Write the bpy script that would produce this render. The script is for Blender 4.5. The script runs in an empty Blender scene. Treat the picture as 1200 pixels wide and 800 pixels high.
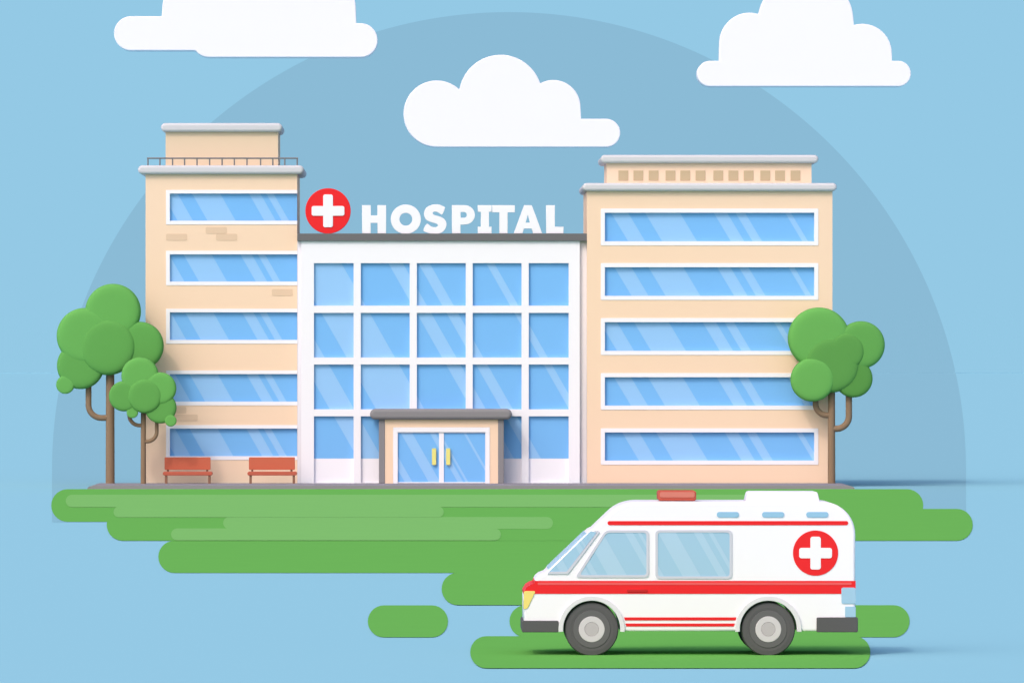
import bpy, bmesh, math
from mathutils import Vector, Matrix

S = bpy.context.scene
COL = S.collection

# ------------------------------------------------------------------ camera, sky, sun, exposure
EYE = 4.76            # eye height in metres
F = 9000.0            # focal length in units of the 1200-wide photograph
HZ = 427.0            # horizon row
CX = 500.0            # column straight ahead of the camera
cam = bpy.data.objects.new('camera', bpy.data.cameras.new('camera'))
COL.objects.link(cam)
cam.location = (0, 0, EYE)
cam.rotation_euler = (math.radians(90), 0, 0)
cam.data.sensor_width = 36
cam.data.lens = 36 * F / 1200
cam.data.shift_x = (600 - CX) / 1200
cam.data.shift_y = (HZ - 400) / 1200
cam.data.clip_start = 1
cam.data.clip_end = 16000
S.camera = cam

SUN = Vector((-0.62, -1.0, 1.2)).normalized()
w = bpy.data.worlds.new('World'); S.world = w; w.use_nodes = True
nt = w.node_tree; nt.nodes.clear()
wo = nt.nodes.new('ShaderNodeOutputWorld'); bg = nt.nodes.new('ShaderNodeBackground')
sk = nt.nodes.new('ShaderNodeTexSky'); sk.sky_type = 'NISHITA'; sk.sun_disc = False
sk.sun_elevation = math.asin(SUN.z); sk.sun_rotation = math.atan2(SUN.x, SUN.y)
sk.air_density = 1.0; sk.dust_density = 5; sk.ozone_density = 1.0
bg.inputs['Strength'].default_value = 0.15
nt.links.new(sk.outputs[0], bg.inputs['Color']); nt.links.new(bg.outputs[0], wo.inputs[0])
sl = bpy.data.lights.new('sun', 'SUN'); sl.energy = 0.6; sl.angle = math.radians(3.0); sl.color = (1, .92, .8)
so = bpy.data.objects.new('sun', sl); COL.objects.link(so)
so.rotation_euler = SUN.to_track_quat('Z', 'Y').to_euler()
S.view_settings.view_transform = 'Standard'; S.view_settings.look = 'None'
S.view_settings.gamma = 1; S.view_settings.exposure = 0.36
S.view_settings.use_curve_mapping = False
EXPO = 2 ** S.view_settings.exposure

# light that reaches an upright front face / the flat ground (measured), used to turn seen tones into base colours
EF = (1.24, 1.29, 1.16)
EU = (1.203, 1.172, 1.228)

# ------------------------------------------------------------------ helpers
def lin(c):
    c /= 255.0
    return c / 12.92 if c <= .04045 else ((c + .055) / 1.055) ** 2.4
def hexlin(h):
    h = h.lstrip('#'); return [lin(int(h[i:i + 2], 16)) for i in (0, 2, 4)]
MATS = {}
# per-surface correction for light that bounces onto it from what stands beside it
FIX = {'peach_render': (.97, .955, .97), 'peach_render_dull': (1.03, .99, 1.05), 'white_facade': (.985, .975, .975), 'cloud_white': (1.0, 1.0, 1.03),
       'ambulance_white': (.98, .985, .99), 'bench_red': (1.0, .87, .95), 'bench_seat_red': (1.0, .87, .95), 'bark': (.92, .88, .97), 'ambulance_glass': (.99, .98, .98), 'ambulance_glass_reflection': (1.08, 1.04, 1.03), 'tan_square': (1.08, 1.03, 1.12), 'siren_red': (1.2, 1.1, 1.22), 'siren_rim': (1.1, 1.1, 1.15), 'blue_glass': (1.02, 1.01, 1.0), 'red_paint': (.96, 1.5, 1.35), 'leaf_light': (.99, .99, 1.02), 'leaf_mid': (.99, .99, 1.02), 'leaf_dark': (.98, .98, 1.02),
       'leaf_darkest': (.97, .97, 1.02), 'grey_paving': (.94, .97, .91), 'light_grey_coping': (1.0, 1.0, 1.05), 'dark_grey_roof': (1.04, 1.03, 1.03)}
def mat(name, h, face='f', rough=.7, spec=.15, vary=0.0, scale=3.0, bump=0.0):
    if name in MATS: return MATS[name]
    m = bpy.data.materials.new(name); m.use_nodes = True
    n = m.node_tree; b = n.nodes['Principled BSDF']
    E = EF if face == 'f' else EU
    c = [min(.9, max(.01, v / e)) for v, e in zip(hexlin(h), [p * q for p, q in zip(E, FIX.get(name, (1, 1, 1)))])]
    b.inputs['Base Color'].default_value = (*c, 1)
    b.inputs['Roughness'].default_value = rough
    b.inputs['Specular IOR Level'].default_value = spec
    if vary or bump:
        tc = n.nodes.new('ShaderNodeTexCoord')
        no = n.nodes.new('ShaderNodeTexNoise'); no.inputs['Scale'].default_value = scale
        no.inputs['Detail'].default_value = 6; no.inputs['Roughness'].default_value = .65
        n.links.new(tc.outputs['Object'], no.inputs['Vector'])
        if vary:
            mr = n.nodes.new('ShaderNodeMapRange')
            mr.inputs['From Min'].default_value = .3; mr.inputs['From Max'].default_value = .7
            mr.inputs['To Min'].default_value = 1 - vary; mr.inputs['To Max'].default_value = 1 + vary
            n.links.new(no.outputs['Fac'], mr.inputs['Value'])
            mx = n.nodes.new('ShaderNodeMix'); mx.data_type = 'RGBA'; mx.blend_type = 'MULTIPLY'
            mx.inputs[0].default_value = 1; mx.inputs[6].default_value = (*c, 1)
            n.links.new(mr.outputs[0], mx.inputs[7]); n.links.new(mx.outputs[2], b.inputs['Base Color'])
        if bump:
            bp = n.nodes.new('ShaderNodeBump'); bp.inputs['Strength'].default_value = bump
            bp.inputs['Distance'].default_value = .02
            n.links.new(no.outputs['Fac'], bp.inputs['Height']); n.links.new(bp.outputs[0], b.inputs['Normal'])
    MATS[name] = m
    return m
def glow(name, h):
    m = bpy.data.materials.new(name); m.use_nodes = True; n = m.node_tree; n.nodes.clear()
    o = n.nodes.new('ShaderNodeOutputMaterial'); e = n.nodes.new('ShaderNodeEmission')
    e.inputs[0].default_value = (*[v / EXPO for v in hexlin(h)], 1)
    n.links.new(e.outputs[0], o.inputs[0]); return m

def px(x, Y): return (x - CX) / F * Y
def pz(y, Y): return EYE - (y - HZ) / F * Y
def pt(x, y, Y): return (px(x, Y), pz(y, Y))
def gnd(x, y):
    Y = F * EYE / (y - HZ); return ((x - CX) / F * Y, Y)

def props(o, label=None, cat=None, group=None, kind=None):
    if label: o['label'] = label
    if cat: o['category'] = cat
    if group: o['group'] = group
    if kind: o['kind'] = kind
    return o
def thing(name, loc, label, cat, group=None):
    o = bpy.data.objects.new(name, None); COL.objects.link(o); o.location = loc
    o.empty_display_size = .3
    return props(o, label, cat, group)
def rootloc(p):
    while p.parent: p = p.parent
    return Vector(p.location)
def obj(name, me, mats, parent=None, loc=None):
    if not isinstance(mats, (list, tuple)): mats = [mats]
    me.name = name
    for m in mats: me.materials.append(m)
    o = bpy.data.objects.new(name, me); COL.objects.link(o)
    if parent is not None:
        o.parent = parent; me.transform(Matrix.Translation(-rootloc(parent)))
    elif loc is not None:
        me.transform(Matrix.Translation(-Vector(loc))); o.location = loc
    return o
def copy_tree(o, parent=None, d=Vector((0, 0, 0))):
    c = o.copy(); COL.objects.link(c); c.parent = parent
    c.location = Vector(o.location) + d
    for ch in list(o.children): copy_tree(ch, c)
    return c

def outline_mesh(outs, yf, depth, bevel=0.0, res=2):
    """closed outlines in (X, Z), front face at Y = yf, running back by depth; inner outlines are holes"""
    cu = bpy.data.curves.new('tmp', 'CURVE'); cu.dimensions = '2D'; cu.fill_mode = 'BOTH'
    for o in outs:
        s = cu.splines.new('POLY'); s.points.add(len(o) - 1); s.use_cyclic_u = True
        for p, q in zip(s.points, o): p.co = (q[0], q[1], 0, 1)
    cu.extrude = depth / 2 - bevel
    if bevel: cu.bevel_depth = bevel; cu.offset = -bevel; cu.bevel_resolution = res
    ob = bpy.data.objects.new('tmp', cu)
    me = bpy.data.meshes.new_from_object(ob)
    bpy.data.objects.remove(ob); bpy.data.curves.remove(cu)
    yc = yf + depth / 2
    for v in me.vertices:
        x, y, z = v.co; v.co = (x, yc - z, y)
    return me
def tube_mesh(pts, r, res=6):
    cu = bpy.data.curves.new('tmp', 'CURVE'); cu.dimensions = '3D'
    s = cu.splines.new('POLY'); s.points.add(len(pts) - 1)
    rr = r if isinstance(r, (list, tuple)) else [r] * len(pts)
    for p, q, k in zip(s.points, pts, rr): p.co = (*q, 1); p.radius = k
    cu.bevel_depth = 1.0; cu.bevel_resolution = res; cu.use_fill_caps = True
    s.use_smooth = True
    ob = bpy.data.objects.new('tmp', cu); me = bpy.data.meshes.new_from_object(ob)
    bpy.data.objects.remove(ob); bpy.data.curves.remove(cu)
    for p in me.polygons: p.use_smooth = len(p.vertices) == 4
    return me
def join(*mes):
    """merge meshes into one; each mesh may be (mesh, material index)"""
    bm = bmesh.new()
    for k in mes:
        m, i = k if isinstance(k, tuple) else (k, None)
        if i is not None:
            for p in m.polygons: p.material_index = i
        bm.from_mesh(m)
    out = bpy.data.meshes.new('m'); bm.to_mesh(out); bm.free(); return out
def box_mesh(x0, x1, y0, y1, z0, z1, bev=0.0):
    bm = bmesh.new(); bmesh.ops.create_cube(bm, size=1)
    for v in bm.verts:
        v.co = (x0 + (v.co.x + .5) * (x1 - x0), y0 + (v.co.y + .5) * (y1 - y0), z0 + (v.co.z + .5) * (z1 - z0))
    if bev: bmesh.ops.bevel(bm, geom=bm.edges[:], offset=bev, segments=3, affect='EDGES', profile=.5)
    me = bpy.data.meshes.new('b'); bm.to_mesh(me); bm.free(); return me
def poly_mesh(polys, Y):
    """flat polygons in (X, Z) facing the front at depth Y"""
    bm = bmesh.new()
    for p in polys:
        a = sum(p[i][0] * p[(i + 1) % len(p)][1] - p[(i + 1) % len(p)][0] * p[i][1] for i in range(len(p)))
        if a < 0: p = p[::-1]
        bm.faces.new([bm.verts.new((q[0], Y, q[1])) for q in p])
    me = bpy.data.meshes.new('p'); bm.to_mesh(me); bm.free(); return me
def spin_mesh(prof, cx, cy, cz, seg=64, smooth=True):
    """profile of (radius, depth) turned about the Y axis; smooth"""
    bm = bmesh.new(); rings = []
    for r, d in prof:
        if r < 1e-5: rings.append([bm.verts.new((cx, cy + d, cz))])
        else: rings.append([bm.verts.new((cx + r * math.cos(2 * math.pi * i / seg), cy + d, cz + r * math.sin(2 * math.pi * i / seg))) for i in range(seg)])
    for a, b in zip(rings, rings[1:]):
        for i in range(seg):
            j = (i + 1) % seg
            if len(a) == 1: f = bm.faces.new((a[0], b[i], b[j]))
            elif len(b) == 1: f = bm.faces.new((a[i], b[0], a[j]))
            else: f = bm.faces.new((a[i], b[i], b[j], a[j]))
            f.smooth = smooth
    bmesh.ops.recalc_face_normals(bm, faces=bm.faces[:])
    me = bpy.data.meshes.new('s'); bm.to_mesh(me); bm.free(); return me

def rect(x0, y0, x1, y1, Y, r=0.0, n=6):
    """rounded rectangle given in photograph units at depth Y"""
    if r <= 0: return [pt(x0, y1, Y), pt(x1, y1, Y), pt(x1, y0, Y), pt(x0, y0, Y)]
    r = min(r, (x1 - x0) / 2, (y1 - y0) / 2); o = []
    for cx_, cy_, a0 in ((x1 - r, y1 - r, 0), (x0 + r, y1 - r, 90), (x0 + r, y0 + r, 180), (x1 - r, y0 + r, 270)):
        for i in range(n + 1):
            a = math.radians(a0 + 90 * i / n); o.append(pt(cx_ + r * math.cos(a), cy_ + r * math.sin(a), Y))
    return o
def circ(x, y, r, Y, n=72):
    return [pt(x + r * math.cos(2 * math.pi * i / n), y + r * math.sin(2 * math.pi * i / n), Y) for i in range(n)]
def cross(cx_, cy_, L, T, r, Y):
    """plus sign with rounded arm ends"""
    h, t = L / 2, T / 2; base = []
    for i in range(7):
        a = math.radians(-90 + 90 * i / 6); base.append((h - r + r * math.cos(a), -(-(t - r) + 0) * 0 + (-(t - r)) + r * math.sin(a)))
    for i in range(7):
        a = math.radians(90 * i / 6); base.append((h - r + r * math.cos(a), (t - r) + r * math.sin(a)))
    base.append((t, t))
    o = []
    for k in range(4):
        c, s = [(1, 0), (0, 1), (-1, 0), (0, -1)][k]
        for x, y in base: o.append(pt(cx_ + x * c - y * s, cy_ + x * s + y * c, Y))
    return o
def clip(poly, a, b, c):
    """keep the part of poly with a*x + b*y <= c"""
    out = []
    for i in range(len(poly)):
        p, q = poly[i], poly[(i + 1) % len(poly)]
        dp, dq = a * p[0] + b * p[1] - c, a * q[0] + b * q[1] - c
        if dp <= 0: out.append(p)
        if dp * dq < 0:
            t = dp / (dp - dq); out.append((p[0] + (q[0] - p[0]) * t, p[1] + (q[1] - p[1]) * t))
    return out
def reflections_in(poly, bands, yref, slope=.57):  # outlines of the painted diagonal reflections, clipped to the pane
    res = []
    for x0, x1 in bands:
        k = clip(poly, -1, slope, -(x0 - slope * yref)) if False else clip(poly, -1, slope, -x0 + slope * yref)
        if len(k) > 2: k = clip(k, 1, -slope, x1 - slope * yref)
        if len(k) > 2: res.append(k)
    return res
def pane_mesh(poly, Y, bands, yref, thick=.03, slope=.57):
    """a sheet of glass (convex outline in photograph units) with reflections painted on as pale diagonal bands"""
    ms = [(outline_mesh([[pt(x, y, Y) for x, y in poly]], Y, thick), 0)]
    bs = reflections_in(poly, bands, yref, slope)
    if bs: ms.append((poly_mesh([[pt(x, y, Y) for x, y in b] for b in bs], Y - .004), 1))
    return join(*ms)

# ------------------------------------------------------------------ materials
M_ground = mat('pale_blue_ground', '#94C9E5', 'u', .9, 0)
M_apron = mat('blue_apron', '#8BBBD6', 'u', .9, 0)
M_grass = mat('lawn_green', '#6DB45B', 'u', .9, 0, .015, .6)
M_grass2 = mat('light_lawn_green', '#80BE70', 'u', .9, 0, .015, .6)
M_cloud = mat('cloud_white', '#FDFEFE', 'f', .9, 0)
M_wall = mat('peach_render', '#FBDEBE', 'f', .85, .1, .006, 1.2)
M_pent = mat('peach_render_dull', '#F2D7B9', 'f', .85, .1)
M_brick = mat('tan_brick', '#EDD1AF', 'f', .85, .1)
M_vent = mat('tan_square', '#D6BD9C', 'f', .85, .1)
M_cap = mat('light_grey_coping', '#D8DADE', 'f', .6, .2)
M_white = mat('white_facade', '#FDFEFE', 'f', .6, .1)
M_offw = mat('off_white_panel', '#F2F3F4', 'f', .6, .1)
M_roofg = mat('dark_grey_roof', '#757575', 'f')
M_kerb = mat('grey_paving', '#939393', 'f', .85, .1)
M_porch = mat('grey_porch', '#8F8F8F', 'f')
M_glass = mat('blue_glass', '#82C6FC', 'f', .25, .12)
M_glassb = mat('blue_glass_reflection', '#9ED3FE', 'f', .25, .12)  # reflections painted into the glass as a paler blue
M_rail = mat('grey_rail', '#858585', 'f')
M_red = mat('red_paint', '#F23536', 'f', .5, .15)
M_redl = mat('red_paint_highlight', '#F86261', 'f', .5, .15)  # highlight painted along the ambulance stripe as a lighter red
M_redd = mat('dark_red_handle', '#D32A2C', 'f', .5, .15)
M_yel = mat('yellow_handle', '#F3F08C', 'f')
M_bback = mat('bench_red', '#CF6951', 'f')
M_bseat = mat('bench_seat_red', '#C4624F', 'f')
M_bleg = mat('bench_brown', '#957059', 'f')
M_bark = mat('bark', '#8F7762', 'f', .85, .05)
M_g1 = mat('leaf_light', '#6EB55D', 'f', .9, 0, .01, 2)
M_g2 = mat('leaf_mid', '#67AB57', 'f', .9, 0, .01, 2)
M_g3 = mat('leaf_dark', '#61A152', 'f', .9, 0, .01, 2)
M_g4 = mat('leaf_darkest', '#5B994C', 'f', .9, 0, .01, 2)
M_aw = mat('ambulance_white', '#FFFFFF', 'f', .4, .2)
M_arch = mat('arch_white', '#ECECEC', 'f', .5, .2)
M_ag = mat('ambulance_glass', '#A9D0E3', 'f', .2, .15)
M_agb = mat('ambulance_glass_reflection', '#BDDDED', 'f', .2, .15)  # paler tone standing in for reflections on the van glass
M_af = mat('window_rubber', '#D6D9DF', 'f')
M_tyre = mat('tyre', '#616161', 'f', .8, .1)
M_tyre2 = mat('tyre_ring', '#6C6C6C', 'f', .8, .1)
M_rim = mat('rim', '#DAD6D6', 'f')
M_hub = mat('hub', '#C5C0C0', 'f')
M_bump = mat('bumper', '#5F5F5F', 'f')
M_head = mat('headlight', '#FBE780', 'f')
M_tail = mat('tail_light', '#A9D2E6', 'f')
M_vblue = mat('vent_blue', '#9CCCE4', 'f')
M_sir = mat('siren_red', '#DD8474', 'f')
M_sirb = mat('siren_rim', '#C9624F', 'f')

# ------------------------------------------------------------------ ground, lawn, sky
def sheet(name, polys_z, m):
    bm = bmesh.new()
    for poly, z in polys_z:
        a = sum(poly[i][0] * poly[(i + 1) % len(poly)][1] - poly[(i + 1) % len(poly)][0] * poly[i][1] for i in range(len(poly)))
        if a < 0: poly = poly[::-1]
        bm.faces.new([bm.verts.new((p[0], p[1], z)) for p in poly])
    me = bpy.data.meshes.new(name); bm.to_mesh(me); bm.free()
    return props(obj(name, me, m), kind='structure')
def pill(x0, x1, y0, y1, n=14):
    r = (y1 - y0) / 2; cy = (y0 + y1) / 2; o = []
    for cxx, a0 in ((x1 - r, -90), (x0 + r, 90)):
        for i in range(n + 1):
            a = math.radians(a0 + 180 * i / n)
            o.append(gnd(cxx + r * math.cos(a), cy + r * math.sin(a)))
    return o
sheet('ground', [([(-5600, -1600), (5600, -1600), (5600, 5600), (-5600, 5600)], 0)], M_ground)
DISC_Y = 4300.0
y_far = HZ + F * EYE / DISC_Y
def rim(y): return 535.5 if y > 550 else math.sqrt(535.5 ** 2 - (550 - y) ** 2)
ys = [611.5, 550] + [550 - (550 - y_far) * i / 14 for i in range(1, 15)]
sheet('pavement', [([gnd(596.5 - rim(y), y) for y in ys] + [gnd(596.5 + rim(y), y) for y in ys[::-1]], .004)], M_apron)
sheet('lawn', [(pill(60, 1082, 573, 611.3), .008), (pill(125, 1140, 596.3, 633.6), .012),
               (pill(185.5, 930, 633.4, 671.2), .008), (pill(517.5, 930, 671, 709.2), .012),
               (pill(597, 1066, 709, 746.6), .008), (pill(551, 1020, 745.6, 783.2), .012)], M_grass)
sheet('lawn', [(pill(431, 525, 709.2, 746.7), .008)], M_grass)
sheet('lawn_strip', [(pill(77, 925, 579.8, 594.4), .016), (pill(133, 520, 594.0, 606.5), .020),
                     (pill(261.5, 648, 606.0, 620.0), .016), (pill(200.5, 587, 619.5, 633.7), .020)], M_grass2)

def sky_wall():
    bm = bmesh.new(); R = 4500.0; prev = None
    for i in range(49):
        a = math.radians(-20 + 220 * i / 48)
        p = [bm.verts.new((R * math.cos(a), R * math.sin(a), z)) for z in (-5, 420)]
        if prev: bm.faces.new((prev[0], p[0], p[1], prev[1]))
        prev = p
    me = bpy.data.meshes.new('sky'); bm.to_mesh(me); bm.free()
    props(obj('sky', me, glow('sky_blue', '#94C9E5')), kind='structure')
sky_wall()
disc = []
for i in range(129):
    a = math.pi * i / 128
    disc.append(pt(596.5 + 535.5 * math.cos(a), 550 - 535.5 * math.sin(a), DISC_Y))
disc = [p for p in disc if p[1] > 0]
disc += [(disc[-1][0], -.5), (disc[0][0], -.5)]
props(obj('sky', outline_mesh([disc], DISC_Y, 3), glow('sky_deep_blue', '#8BBBD6')), kind='structure')

# ------------------------------------------------------------------ clouds
def cloud(circles, pills, label, Y):
    xs0 = min([c[0] - c[2] for c in circles] + [p[0] for p in pills]); xs1 = max([c[0] + c[2] for c in circles] + [p[1] for p in pills])
    def span(x):
        t, b = 1e9, -1e9
        for cx_, cy_, r in circles:
            d = r * r - (x - cx_) ** 2
            if d >= 0: d = math.sqrt(d); t = min(t, cy_ - d); b = max(b, cy_ + d)
        for x0, x1, y0, y1 in pills:
            r = (y1 - y0) / 2; cy_ = (y0 + y1) / 2
            if x0 <= x <= x1:
                e = max(0, x0 + r - x, x - (x1 - r)); d = math.sqrt(max(0, r * r - e * e)); t = min(t, cy_ - d); b = max(b, cy_ + d)
        return t, b
    ylim = max(p[3] for p in pills)
    N = 500; xs = []
    for i in range(N + 1):
        xs.append(xs0 + (xs1 - xs0) * (.5 - .5 * math.cos(math.pi * i / N)))
    top, bot = [], []
    for x in xs[1:-1]:
        t, b = span(x); top.append(pt(x, t, Y)); bot.append(pt(x, min(b, ylim), Y))
    o = obj('cloud', outline_mesh([bot + top[::-1]], Y, 16, .5, 3), M_cloud, loc=(px((xs0 + xs1) / 2, Y), Y + 8, pz(ylim, Y)))
    return props(o, label, 'cloud', 'flat bottomed clouds in the blue sky')
cloud([(235, 12, 45), (300, -32, 62), (370, 10, 47)], [(133.6, 330, 19.3, 59.5), (225, 442.5, 27.5, 67.4)],
      'white cloud at the top left with a stepped flat bottom, high above the railed roof', 4270)
cloud([(511.8, 133.5, 38.9), (586.7, 113.5, 49), (648.5, 126, 32)], [(500, 727, 139.4, 172.5)],
      'white three-lobed cloud with a long tail floating right above the HOSPITAL letters', 4250)
cloud([(878.2, 49.7, 34.5), (944.7, 25, 55.6), (1010.5, 63, 34.8)], [(817, 1067.6, 71.6, 101.5)],
      'white cloud on a long rounded base at the top right, above the right wing', 4230)

# ------------------------------------------------------------------ paved terrace
YS = F * EYE / (573 - HZ)
def terrace():
    x0, x1 = px(102, YS), px(1002, YS); h = pz(565.6, 300)
    o = []
    for a in range(0, 91, 15):
        o.append((x1 - .28 + .28 * math.sin(math.radians(a)), h - .14 + .14 * math.cos(math.radians(a))))
    o += [(x1, -.1), (x0, -.1)]
    for a in range(0, 91, 15):
        o.append((x0 + .28 - .28 * math.cos(math.radians(a)), h - .14 + .14 * math.sin(math.radians(a))))
    props(obj('pavement', outline_mesh([o], YS, 299.7 - YS), M_kerb), kind='structure')
    return h
TOP = terrace()

# ------------------------------------------------------------------ hospital
YL, YC, YR = 300.3, 300.0, 299.8
hosp = thing('hospital_building', (px(520, YC), YC, 0), 'peach and white hospital with two banded wings and a glazed middle, behind the grey terrace', 'building')
def bar(x0, x1, y0, y1, Y, depth, m, name, r=None, bev=.1, label=None):
    r = (y1 - y0) / 2 if r is None else r
    return props(obj(name, outline_mesh([rect(x0, y0, x1, y1, Y, r, 8)], Y, depth, bev, 3), m, hosp), label)

# left wing: openings run off its right-hand corner
LX0, LX1 = 170.6, 348.3
rowsL = [(222.7, 263.1, 0), (293.9, 334.3, -10), (361.8, 402.6, -8), (434, 474.8, -3), (497.8, 538.6, -3)]
o = [pt(LX0, 200, YL), (px(LX0, YL), 0.0), (px(LX1, YL), 0.0)]
for y0, y1, s in rowsL[::-1]:
    o += [pt(LX1, y1, YL), pt(194.6, y1, YL), pt(194.6, y0, YL), pt(LX1, y0, YL)]
o += [pt(LX1, 200, YL)]
wl = join(outline_mesh([o], YL, .4), box_mesh(px(LX0, YL), px(LX1, YL) - .003, YL + .4, YL + 6.5, 0, pz(200, YL)))
props(obj('wall', wl, M_wall, hosp), 'peach wall of the left wing with strip openings')
for y0, y1, s in rowsL:
    fr = [pt(LX1, y1, YL), pt(194.6, y1, YL), pt(194.6, y0, YL), pt(LX1, y0, YL), pt(LX1, y0 + 4.1, YL), pt(199, y0 + 4.1, YL), pt(199, y1 - 4.4, YL), pt(LX1, y1 - 4.4, YL)]
    wdw = obj('window', outline_mesh([fr], YL - .02, .36), M_white, hosp)
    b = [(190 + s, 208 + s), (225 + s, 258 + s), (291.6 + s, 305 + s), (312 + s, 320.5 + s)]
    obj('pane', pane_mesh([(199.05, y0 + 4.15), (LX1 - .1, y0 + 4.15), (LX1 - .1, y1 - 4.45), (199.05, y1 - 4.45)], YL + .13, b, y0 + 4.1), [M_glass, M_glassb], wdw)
for x0, x1, y0, y1 in ((194.6, 219.3, 274, 281.8), (241, 265.8, 266, 273.7), (253, 278, 274, 281.8), (318.6, 343, 338.5, 346.5), (190, 218.4, 476.5, 484.3), (200, 231.7, 485.4, 493)):
    obj('brick_patch', outline_mesh([rect(x0, y0, x1, y1, YL, 1.6)], YL - .012, .02), M_brick, hosp)
obj('penthouse', box_mesh(px(193.5, YL), px(325.5, YL), YL + .6, YL + 5, pz(199, YL), pz(150, YL)), M_pent, hosp)
bar(161.6, 356, 193.8, 204, YL - .22, 6.9, M_cap, 'roof_slab')
bar(188.5, 330.7, 144.3, 154.5, YL + .4, 4.8, M_cap, 'roof_slab', label='roof slab of the left penthouse')
# railing round the left roof
rl = []
def railbar(a, b, r=.028): rl.append(tube_mesh([a, b], r, 3))
zt, zb = pz(185.6, YL), pz(194.2, YL)
YRAIL = YL - .08
rx = [85, 136, 190, 241, 294, 348, 401, 453, 507, 565, 617, 668, 721]
for q in rx:
    X = px(q / 3.636 + 150, YRAIL); railbar((X, YRAIL, zb - .05), (X, YRAIL, zt))
XA, XB = px(172.3, YRAIL), px(349.3, YRAIL)
railbar((XA, YRAIL, zt), (XB, YRAIL, zt), .032)
obj('railing', join(*rl), M_rail, hosp)

# middle block: white frame over glass
obj('wall', box_mesh(px(LX1 + .1, YC), px(687.7, YC), YC + .12, YC + 6, 0, pz(282.4, YC)), M_offw, hosp)['label'] = 'off-white wall of the glazed middle block'
colsC = [(367.9, 414.4), (422.8, 480.1), (488.5, 545.8), (553.9, 611.2), (619.6, 666.4)]
rowsC = [(308.3, 358.1), (366.5, 418.8), (426.9, 479.4), (487.5, 565.4)]
holes = [rect(a, c, b, d, YC) for a, b in colsC for c, d in rowsC]
frame = obj('curtain_wall_frame', outline_mesh([[pt(353, 282.4, YC), (px(353, YC), TOP - .12), (px(679.3, YC), TOP - .12), pt(679.3, 282.4, YC)]] + holes, YC - .06, .17), M_white, hosp)
reflectionsC = [(289, 317.6), (343.3, 400), (455, 472), (490, 503.5), (569.5, 579.1)]
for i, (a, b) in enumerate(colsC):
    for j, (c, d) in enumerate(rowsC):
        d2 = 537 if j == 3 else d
        obj('window_pane', pane_mesh([(a - .3, c - .3), (b + .3, c - .3), (b + .3, d2 + (0 if j == 3 else .3)), (a - .3, d2 + (0 if j == 3 else .3))], YC + .075, reflectionsC, 308.3, .03), [M_glass, M_glassb], frame)
    obj('sill_panel', outline_mesh([rect(a - .3, 537.05, b + .3, 565.6, YC)], YC + .07, .035), M_white, frame)
obj('roof_slab', box_mesh(px(LX1 + .15, YC), px(687.8, YC), YC - .17, YC + 5.5, pz(282.4, YC) + .002, pz(273.7, YC), .01), M_roofg, hosp)['label'] = 'flat dark grey roof slab of the middle block'

# right wing
rowsR = [(244.5, 287.6, 0), (308.3, 351.4, 4), (372.6, 415.8, -13), (437, 479.9, 3.4), (501.6, 544.2, 13)]
RX0, RX1 = 687.9, 975.5
holes = [rect(704, y0, 959, y1, YR) for y0, y1, s in rowsR]
wr = join(outline_mesh([[pt(RX0, 220, YR), (px(RX0, YR), 0), (px(RX1, YR), 0), pt(RX1, 220, YR)]] + holes, YR, .4),
          box_mesh(px(RX0, YR), px(RX1, YR), YR + .4, YR + 7, 0, pz(220, YR)))
props(obj('wall', wr, M_wall, hosp), 'peach wall of the right wing with strip openings')
for y0, y1, s in rowsR:
    wdw = obj('window', outline_mesh([rect(704.03, y0, 958.97, y1, YR, 1.0), rect(708.8, y0 + 4.8, 954.2, y1 - 4.8, YR)], YR - .02, .36), M_white, hosp)
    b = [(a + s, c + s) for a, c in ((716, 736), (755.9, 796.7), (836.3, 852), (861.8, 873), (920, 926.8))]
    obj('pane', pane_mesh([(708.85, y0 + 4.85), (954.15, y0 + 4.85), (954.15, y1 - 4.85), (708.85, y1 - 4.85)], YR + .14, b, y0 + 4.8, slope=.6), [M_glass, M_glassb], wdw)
obj('penthouse', box_mesh(px(711.4, YR), px(951.7, YR), YR + .5, YR + 5, pz(219, YR), pz(186, YR)), M_wall, hosp)
for q in (724.7, 742.3, 760.1, 779.9, 797.2, 815.1, 836, 853.6, 871.5, 891, 908.3, 926.4):
    obj('vent', outline_mesh([rect(q, 200, q + 11.5, 211.7, YR + .5)], YR + .485, .03), M_vent, hosp)
bar(682.8, 980.8, 214.5, 223.9, YR - .22, 7.4, M_cap, 'roof_slab', label='roof slab of the right wing')
bar(704, 959.3, 181.6, 191.2, YR + .28, 5, M_cap, 'roof_slab', label='roof slab of the right penthouse')

# entrance porch
YP = 298.9
obj('porch_wall', outline_mesh([[pt(451, 488, YP), (px(451, YP), TOP), (px(460.6, YP), TOP), pt(460.6, 500.4, YP), pt(574, 500.4, YP), (px(574, YP), TOP), (px(583.6, YP), TOP), pt(583.6, 488, YP)]], YP, 1.0), M_wall, hosp)
for a, b in ((444, 451), (583.6, 590.5)):
    obj('porch_column', box_mesh(px(a, YP), px(b, YP), YP - .03, YP + 1.0, TOP, pz(489, YP), .02), M_porch, hosp)
bar(433.6, 600, 478.8, 491.4, YP - .22, 1.25, M_porch, 'porch_roof', bev=.12)
obj('door_frame', outline_mesh([[pt(460.7, 500.5, YP), (px(460.7, YP), TOP + .002), (px(466, YP), TOP + .002), pt(466, 506, YP), pt(568.9, 506, YP), (px(568.9, YP), TOP + .002), (px(573.9, YP), TOP + .002), pt(573.9, 500.5, YP)]], YP - .02, .3), M_white, hosp)
reflectionsD = [(441, 450), (469, 482.5), (503, 509.5), (512.5, 515.5), (542.5, 545.5)]
ytop = HZ + (EYE - TOP - .01) * F / YP
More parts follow.
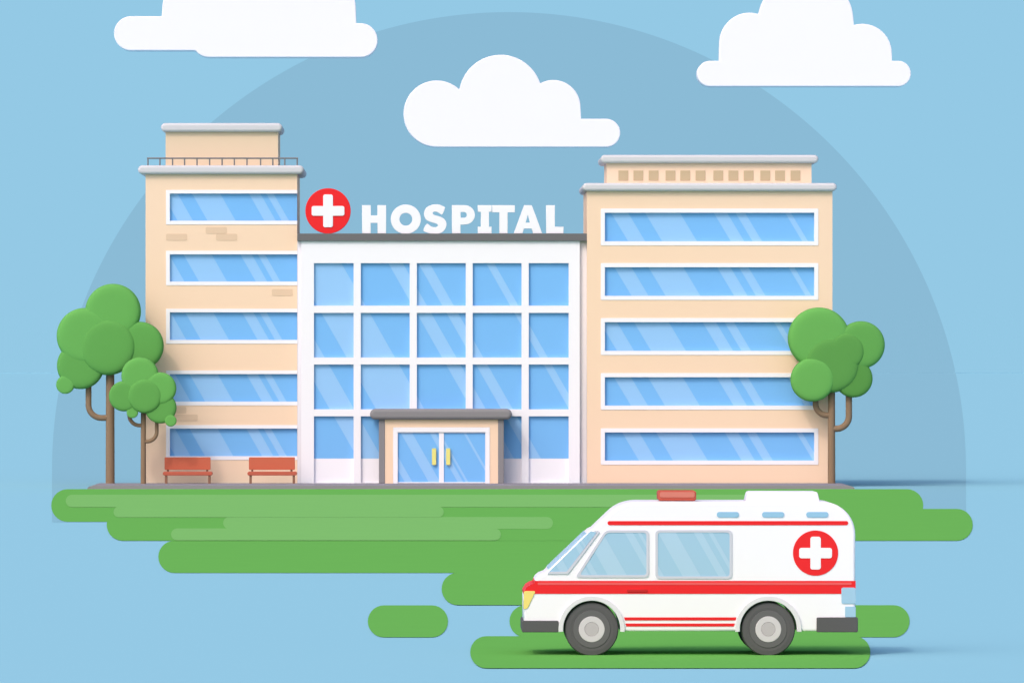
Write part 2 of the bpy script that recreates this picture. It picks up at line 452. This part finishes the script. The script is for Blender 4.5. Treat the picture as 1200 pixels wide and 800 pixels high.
for a, b, h in ((466.05, 517.3, 508.7), (517.35, 568.85, 525.2)):
    la, lb = (a + .2, b - 2.7) if a < 500 else (a + 2.7, b - .2)
    d = obj('door', outline_mesh([rect(a, 506.05, b, ytop, YP), rect(la + .1, 507, lb - .1, ytop - 1.2, YP)], YP + .03, .1), M_white, hosp)
    obj('pane', pane_mesh([(la, 506.9), (lb, 506.9), (lb, ytop - 1.1), (la, ytop - 1.1)], YP + .07, reflectionsD, 506, .03), [M_glass, M_glassb], d)
    obj('handle', join(outline_mesh([rect(h - 2.5, 525, h + 2.5, 544.6, YP, 1)], YP - .04, .04, .01),
                       box_mesh(px(h, YP) - .03, px(h, YP) + .03, YP, YP + .04, pz(528, YP), pz(526.5, YP)),
                       box_mesh(px(h, YP) - .03, px(h, YP) + .03, YP, YP + .04, pz(543, YP), pz(541.5, YP))), M_yel, d)

# ------------------------------------------------------------------ rooftop signs
YG = 299.95
zroof = pz(273.7, YC)
cs = thing('cross_sign', (px(384.4, YG), YG, zroof), 'round red sign with a white cross on the roof edge, left of the HOSPITAL letters', 'sign')
obj('disc', outline_mesh([circ(384.4, 247.2, 26.6, YG)], YG, .22, .015), M_red, cs)
obj('cross', outline_mesh([cross(384.4, 247.2, 38.4, 11.4, 2.4, YG)], YG - .03, .05, .008), M_white, cs)
hs = thing('hospital_sign', (px(542, YG), YG, zroof), 'white raised HOSPITAL lettering standing on the dark grey roof slab', 'sign')
def zp(p): return pt(p[0] / 3.3333 + 340, p[1] / 3.3333 + 200, YG)
def ell(cx_, cy_, rx_, ry_, n=48): return [zp((cx_ + rx_ * math.cos(2 * math.pi * i / n), cy_ + ry_ * math.sin(2 * math.pi * i / n))) for i in range(n)]
def arc(cx_, cy_, rx_, ry_, a0, a1, n=14): return [(cx_ + rx_ * math.cos(math.radians(a0 + (a1 - a0) * i / n)), cy_ + ry_ * math.sin(math.radians(a0 + (a1 - a0) * i / n))) for i in range(n + 1)]
def cat(pts, n=8):
    P = [pts[0]] + pts + [pts[-1]]; out = []
    for i in range(1, len(P) - 2):
        for k in range(n):
            t = k / n; a, b, c, d = P[i - 1], P[i], P[i + 1], P[i + 2]
            out.append(tuple(.5 * (2 * b[j] + (c[j] - a[j]) * t + (2 * a[j] - 5 * b[j] + 4 * c[j] - d[j]) * t * t + (3 * b[j] - a[j] - 3 * c[j] + d[j]) * t ** 3) for j in (0, 1)))
    out.append(pts[-1]); return out
def stroke(pts, hw):
    c = cat(pts); L, R_ = [], []
    for i, p in enumerate(c):
        a, b = c[max(0, i - 1)], c[min(len(c) - 1, i + 1)]
        dx, dy = b[0] - a[0], b[1] - a[1]; l = math.hypot(dx, dy); nx, ny = -dy / l, dx / l
        L.append((p[0] + nx * hw, p[1] + ny * hw)); R_.append((p[0] - nx * hw, p[1] - ny * hw))
    return L + R_[::-1]
B = 245
letters = [
    ('H', [[(281, B), (281, 135), (315, 135), (315, 175), (341, 175), (341, 135), (375, 135), (375, B), (341, B), (341, 204), (315, 204), (315, B)]]),
    ('O', 'O'),
    ('S', [cat([(606, 144), (594, 171), (578, 163), (565, 160), (557, 165), (563, 173), (583, 179), (602, 189), (611, 208), (605, 230), (590, 243), (568, 248), (545, 245), (521, 234), (534, 208), (551, 218), (567, 221), (577, 216), (573, 208), (551, 201), (532, 192), (523, 172), (528, 150), (543, 138), (565, 132), (586, 134), (606, 144)])[:-1]]),
    ('P', [[(632, B), (632, 135), (680, 135)] + arc(682, 173, 40, 38, -90, 90) + [(666, 211), (666, B)], [(666, 162), (680, 162)] + arc(680, 173, 10, 11, -90, 90) + [(666, 184)]]),
    ('I', [[(733, B), (733, 219), (745, 219), (745, 161), (733, 161), (733, 135), (787, 135), (787, 161), (777, 161), (777, 219), (787, 219), (787, B)]]),
    ('T', [[(817, B), (817, 163), (789, 163), (789, 135), (878, 135), (878, 163), (850, 163), (850, B)]]),
    ('A', [[(873, B), (914, 135), (944, 135), (985, B), (949, B), (943, 226), (914, 226), (908, B)], [(920, 203), (937, 203), (928.5, 172)]]),
    ('L', [[(1000, B), (1000, 135), (1034, 135), (1034, 219), (1068, 219), (1068, B)]]),
]
for n_, shp in letters:
    outs = [ell(452, 190, 59, 57.5), ell(452, 190, 25, 25)] if shp == 'O' else [[zp(p) for p in s] for s in shp]
    obj('letter', outline_mesh(outs, YG, .2, .01, 1), M_white, hs)

# ------------------------------------------------------------------ benches
YB = 298.3
def bench(label):
    t = thing('park_bench', (px(219.8, YB), YB, TOP), label, 'bench', 'red benches on the grey terrace')
    obj('backrest', outline_mesh([rect(192.8, 535.5, 246.8, 550.2, YB + .45, 1.2)], YB + .45, .06, .012), M_bback, t)
    obj('seat', outline_mesh([rect(190.8, 552.3, 249, 556.9, YB, 2.2)], YB, .48, .02), M_bseat, t)
    for a in (194.5, 245.2):
        for yy in (YB + .05, YB + .42):
            obj('leg', box_mesh(px(a, YB) - .045, px(a, YB) + .045, yy, yy + .06, TOP, pz(556, YB)), M_bleg, t)
    for a in (196.3, 242.4):
        obj('back_support', box_mesh(px(a, YB) - .04, px(a, YB) + .04, YB + .51, YB + .56, pz(557, YB), pz(546, YB)), M_bleg, t)
    return t
b1 = bench('red bench on the grey terrace next to the small tree')
b2 = copy_tree(b1, None, Vector((px(599, YB) - px(500, YB), 0, 0)))
b2['label'] = 'red bench on the grey terrace nearer the glazed white middle block'

# ------------------------------------------------------------------ trees
def lobe(x, y, r, Y, k):
    X, Z = pt(x, y, Y); R = r / F * Y; D = R * .5; prof = []
    N = 28
    for i in range(N + 1):
        a = math.pi * i / N; s, c = math.sin(a), -math.cos(a); e = .30
        prof.append((R * abs(s) ** e if s > 1e-6 else 0, D * math.copysign(abs(c) ** e, c)))
    return (spin_mesh(prof, X, Y + D, Z, 72), k)
def tree(label, Y, tx, tw, lobes, branches, ytop, group='round crowned trees by the hospital'):
    t = thing('tree', (px(tx, Y), Y, TOP), label, 'tree', group)
    r = tw / 2 / F * Y
    X = px(tx, Y); Yt = Y + .72
    n = 10
    tr = obj('trunk', tube_mesh([(X, Yt, TOP - .02 + (pz(ytop, Y) - TOP) * i / n) for i in range(n + 1)], [r * (1.04 - .08 * i / n) for i in range(n + 1)]), M_bark, t)
    for bx, yj, yt, bw in branches:
        q = bw / 2 / F * Y; Bx = px(bx, Y); Zj = pz(yj, Y); Zt = pz(yt, Y)
        s = 1 if bx > tx else -1; R = min(abs(Bx - X) * .72, .5)
        pts = [(X, Yt, Zj)]
        for i in range(13):
            a = math.radians(90 * i / 12); pts.append((Bx - s * R + s * R * math.sin(a), Yt, Zj + R - R * math.cos(a)))
        pts.append((Bx, Yt, Zt))
        obj('branch', tube_mesh(pts, q), M_bark, tr)
    ms = [lobe(x, y, rr, Y + .15 + dy * .35, k) for x, y, rr, dy, k in lobes]
    obj('crown', join(*ms), [M_g1, M_g2, M_g3, M_g4], t)
    return t
tree('tallest tree, round green crown, at the left end of the grey terrace', 298.3, 128.2, 10.2,
     [(131.9, 364.8, 32.5, .25, 0), (98.7, 393.4, 32.8, .15, 0), (93.9, 428.2, 27.6, .28, 1), (163, 405, 28.3, .3, 1), (126, 406.7, 32.8, 0, 1), (76.3, 450.6, 10.7, .3, 0)],
     [(102.8, 489.6, 440, 7)], 420)
tree('smallest green tree, between the tall tree and the red bench', 297.2, 167.2, 6.2,
     [(163.7, 440.2, 21.8, .2, 0), (187.4, 455, 18.9, .12, 0), (145.2, 464, 17.9, .2, 1), (169.6, 464, 20, 0, 1), (188, 477.6, 18.5, .25, 1), (200, 492.8, 6.8, .2, 0), (155, 483, 6.8, .3, 0)],
     [(150.6, 498.4, 475, 4.6), (182.9, 517.2, 480, 4.6)], 472)
tree('green tree before the right wing corner, above the ambulance', 298.3, 975.6, 8.6,
     [(960.3, 396, 36, .3, 0), (952.6, 444.8, 25.6, -.05, 0), (1009.5, 404, 27.9, .3, 1), (975.3, 427.3, 32.5, .1, 2), (992, 411.8, 21.2, .12, 2), (1000.8, 443.4, 22.2, .35, 3)],
     [(956.8, 486.5, 455, 7), (996, 502.3, 455, 7.6)], 440)

# ------------------------------------------------------------------ ambulance
YA = F * EYE / (768 - HZ)      # its near side
W = 1.95                       # width
amb = thing('ambulance', (px(808, YA), YA + W / 2, .012), 'white ambulance van with red stripes and red cross parked on the lawn, facing left', 'ambulance')
WX = (693.4, 900.4); WY, WR = 736.8, 31.5
def A(x, y): return pt(x, y, YA)
def body_outline(y_roof):
    o = [(613.7, 739), (613.7, 700), (614.3, 693), (617.5, 688), (622, 685), (626.8, 683.5), (627, 680), (629, 676.5), (633, 673.3), (638.5, 671.4)]
    o += [(690.8, 621.5), (695, 619.6), (715.5, 600)]
    for i in range(1, 11):     # windscreen top into the roof
        t = i / 10; p0, p1, p2 = (715.5, 600), (730, 586.5), (753, y_roof)
        o.append(tuple((1 - t) ** 2 * p0[j] + 2 * t * (1 - t) * p1[j] + t * t * p2[j] for j in (0, 1)))
    for i in range(13):
        a = math.radians(90 * i / 12); o.append((963.5 + 38.9 * math.sin(a), y_roof + 38 - 38 * math.cos(a)))
    o.append((1002.4, 739))
    for wx in WX[::-1]:
        h = math.asin((739 - WY) / 34)
        for i in range(25):
            a = h + (-math.pi - 2 * h) * i / 24
            o.append((wx + 34 * math.cos(a), WY + 34 * math.sin(a)))
    return o
YROOF = 587.6
obj('body', outline_mesh([[A(*p) for p in body_outline(YROOF)]], YA, W, .04, 3), M_aw, amb)
def both(fn):
    """near side and, mirrored through the middle of the van, the far side"""
    near = fn(); return near, mirror(near)
def mirror(m):
    k = m.copy(); k.transform(Matrix.Translation((0, YA + W / 2, 0)) @ Matrix.Diagonal((1, -1, 1, 1)) @ Matrix.Translation((0, -YA - W / 2, 0))); k.flip_normals(); return k
def obj2(name, pair, m, parents=None):
    parents = parents or (amb, amb)
    return [obj(name, me, m, p) for me, p in zip(pair, parents)]
# stripes
def wrap(x0, x1, y0, y1, name, m, over=.008, r=0):
    return obj(name, outline_mesh([rect(x0, y0, x1, y1, YA, r)], YA - over, W + 2 * over), m, amb)
wrap(626.6, 1002.7, 680.1, 695.3, 'red_stripe', M_red)
obj('bonnet_edge', outline_mesh([[A(*p) for p in ((626.6, 695.3), (626.6, 683.2), (621.8, 684.6), (617.2, 687.6), (613.9, 692.8), (613.5, 695.3))]], YA - .008, W + .016), M_red, amb)
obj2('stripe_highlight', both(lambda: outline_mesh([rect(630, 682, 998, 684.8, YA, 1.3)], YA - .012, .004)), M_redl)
obj2('upper_stripe', both(lambda: outline_mesh([rect(712, 610.1, 994, 615, YA, 2.4)], YA - .008, .012)), M_red)
for a, b, c, d in ((731.2, 863, 722.8, 726.4), (732.8, 861.2, 730, 733.5)):
    obj2('lower_stripe', both(lambda: outline_mesh([[A(a, c), A(a + 1.2, d), A(b - 1.2, d), A(b, c)]], YA - .008, .012)), M_red)
# wheel arches
for wx in WX:
    def arch():
        o = []
        h0 = math.asin((739.8 - WY) / 36)
        for i in range(41):
            a = h0 + (-math.pi - 2 * h0) * i / 40; o.append(A(wx + 39 * math.cos(a), WY + 39 * math.sin(a)))
        for i in range(41):
            a = -math.pi - h0 + (math.pi + 2 * h0) * i / 40; o.append(A(wx + 33.4 * math.cos(a), WY + 33.4 * math.sin(a)))
        return outline_mesh([o], YA - .03, .06, .008)
    obj2('wheel_arch', both(arch), M_arch)
# side windows
def side_window(poly, r, bands, name='side_window'):
    def inset(poly, d):
        n = len(poly); out = []
        for i in range(n):
            p0, p1, p2 = poly[i - 1], poly[i], poly[(i + 1) % n]
            def nrm(a, b):
                dx, dy = b[0] - a[0], b[1] - a[1]; l = math.hypot(dx, dy); return (-dy / l, dx / l)
            n1, n2 = nrm(p0, p1), nrm(p1, p2)
            k = 1 + n1[0] * n2[0] + n1[1] * n2[1]
            out.append((p1[0] + d * (n1[0] + n2[0]) / k, p1[1] + d * (n1[1] + n2[1]) / k))
        return out
    def rnd(poly, r):
        out = []; n = len(poly)
        for i in range(n):
            p0, p1, p2 = poly[i - 1], poly[i], poly[(i + 1) % n]
            def tow(a, b):
                l = math.hypot(b[0] - a[0], b[1] - a[1]); k = min(r, l * .4) / l; return (a[0] + (b[0] - a[0]) * k, a[1] + (b[1] - a[1]) * k)
            s, e = tow(p1, p0), tow(p1, p2)
            for j in range(7):
                t = j / 6; out.append(tuple((1 - t) ** 2 * s[q] + 2 * t * (1 - t) * p1[q] + t * t * e[q] for q in (0, 1)))
        return out
    # poly runs clockwise on screen (top-left, top-right, bottom-right, bottom-left)
    outer = rnd(poly, r); inner = rnd(inset(poly, 2.9), r * .7); innr = rnd(inset(poly, 2.8), r * .7)
    f = obj2(name, both(lambda: outline_mesh([[A(*p) for p in outer], [A(*p) for p in inner]], YA - .016, .024)), M_af)
    def gl():
        m0 = outline_mesh([[A(*p) for p in innr]], YA - .008, .014)
        bs = reflections_in(innr, bands, 622)
        return m0, poly_mesh([[A(*p) for p in b] for b in bs], YA - .011)
    m0, m1 = gl()
    g = join((m0, 0), (m1, 1))
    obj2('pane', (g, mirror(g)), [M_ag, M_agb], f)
side_window([(709.5, 620.8), (760.4, 620.8), (760.4, 676.3), (674, 676.3)], 5.5, [(652, 661), (664, 671), (683, 705), (731, 740.5), (746, 750)])
side_window([(768, 620.6), (857.9, 620.6), (857.9, 677.8), (768, 677.8)], 5.5, [(733, 748), (770, 791), (812, 821.5), (829, 834)])
qg = [(641.5, 671.2), (692.3, 621.6), (702.2, 622.8), (665.3, 672.0)]
qgi = [(641.9, 670.8), (692.3, 621.7), (699.0, 623.6), (664.0, 669.4), (644, 669.4)]
qf = obj2('quarter_window', both(lambda: outline_mesh([[A(*p) for p in (qg[0], qgi[4], (664, 669.4), (699.3, 624.2), (696, 621.8), (700.5, 621.4), (702.9, 623.2), (666.3, 671.6), (664.8, 672.3), (642, 672.3))]], YA - .016, .024)), M_af)
q0 = outline_mesh([[A(*p) for p in qgi]], YA - .008, .014)
q1 = poly_mesh([[A(*p) for p in b] for b in reflections_in(qgi, [(629, 640), (664, 671), (674, 677)], 622)], YA - .011)
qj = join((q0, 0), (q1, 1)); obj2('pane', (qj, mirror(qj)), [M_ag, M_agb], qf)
# windscreen on the sloping front
def screen():
    a, b = Vector((px(643, YA), 0, pz(667.2, YA))), Vector((px(687.5, YA), 0, pz(624.8, YA)))
    d = (b - a).normalized(); n = Vector((-d.z, 0, d.x))
    bm = bmesh.new()
    vs = [bm.verts.new((p.x + n.x * k, y, p.z + n.z * k)) for k in (-.02, .014) for p, y in ((a, YA + .05), (a, YA + W - .05), (b, YA + W - .05), (b, YA + .05))]
    for f in ((0, 1, 2, 3), (7, 6, 5, 4), (0, 4, 5, 1), (1, 5, 6, 2), (2, 6, 7, 3), (3, 7, 4, 0)): bm.faces.new([vs[i] for i in f])
    bmesh.ops.recalc_face_normals(bm, faces=bm.faces[:])
    me = bpy.data.meshes.new('w'); bm.to_mesh(me); bm.free(); return me
obj('windscreen', screen(), M_ag, amb)
# emblem, vents, handle
em = obj2('emblem', both(lambda: outline_mesh([circ(955.7, 647.6, 26.5, YA)], YA - .008, .012)), M_red)
obj2('cross', both(lambda: outline_mesh([cross(955.7, 647.6, 38.4, 12.2, 2.8, YA)], YA - .014, .005)), M_aw, em)
for a in (840, 893, 944.8):
    obj2('vent', both(lambda: outline_mesh([rect(a, 599.4, a + 26, 606, YA, 3)], YA - .012, .016, .003)), M_vblue)
obj2('door_handle', both(lambda: outline_mesh([rect(734.3, 690, 759, 693.2, YA, 1.5)], YA - .022, .015, .003)), M_redd)
# bumpers and lamps
obj('front_bumper', outline_mesh([rect(611.6, 726.7, 654.5, 740.3, YA, 1.6)], YA - .03, W + .06, .01), M_bump, amb)
obj('rear_bumper', outline_mesh([rect(956.8, 722.8, 1005.3, 740.2, YA, 1.6)], YA - .03, W + .06, .01), M_bump, amb)
head = [(614.0, 693), (615.2, 692), (626, 692), (627.2, 693.2), (618.6, 711.6), (616.5, 713), (613.4, 713)]
for yy in (YA - .015, YA + W - .2):
    obj('headlight', outline_mesh([[A(*p) for p in head]], yy, .215, .004), M_head, amb)
for yy in (YA - .014, YA + W - .16):
    obj('tail_light', outline_mesh([rect(986, 688, 1002.9, 707, YA, 2.4)], yy, .174, .004), M_tail, amb)
    obj('reflector', outline_mesh([rect(990.3, 710.1, 1002.8, 722.7, YA, .8)], yy, .174, .004), M_tail, amb)
# roof gear
YM = YA + W / 2 - .5
sr = obj('siren', outline_mesh([rect(771.4, 574.6, 816, 586.5, YM, 3)], YM, .9, .02), M_sirb, amb)
obj('lens', outline_mesh([rect(773.2, 576.2, 814.2, 582.6, YM, 2.2)], YM - .012, .924, .004), M_sir, sr)
obj('roof_unit', outline_mesh([[pt(x, y, YM) for x, y in ((873.8, 588.5), (876.4, 578.6), (877.6, 576.6), (880, 575.8), (955.3, 575.8), (957.6, 576.6), (958.6, 578.6), (961, 588.5))]], YM, 1.0, .02), M_aw, amb)
# wheels
def wheel(wx):
    Xc, Zc = A(wx, WY); k = YA / F
    R = WR * k
    t = obj('wheel', spin_mesh([(15 * k, .02), (21.6 * k, .012), (21.9 * k, .004), (25.5 * k, .0), (R * .96, .008), (R, .05), (R, .18), (R * .94, .22), (0, .22)], Xc, YA + .012, Zc, 96, False), M_tyre, amb)
    obj('tyre_ring', spin_mesh([(14.8 * k, .002), (15.2 * k, 0), (21.6 * k, 0), (22 * k, .012)], Xc, YA + .006, Zc, 96, False), M_tyre2, t)
    obj('rim', spin_mesh([(8 * k, .02), (8.4 * k, .0), (14.8 * k, .0), (15.1 * k, .004), (15.2 * k, .03)], Xc, YA + .002, Zc, 96, False), M_rim, t)
    obj('hub', spin_mesh([(0, 0), (7.8 * k, .0), (8.1 * k, .004), (8.1 * k, .03)], Xc, YA + .004, Zc, 96, False), M_hub, t)
    return t
for wx in WX:
    t = wheel(wx)
    c = copy_tree(t, amb)      # far side: same wheel turned round
    c.rotation_euler = (0, 0, math.pi)
    Xl = px(wx, YA) - amb.location.x
    c.location = (2 * Xl, 0, 0)
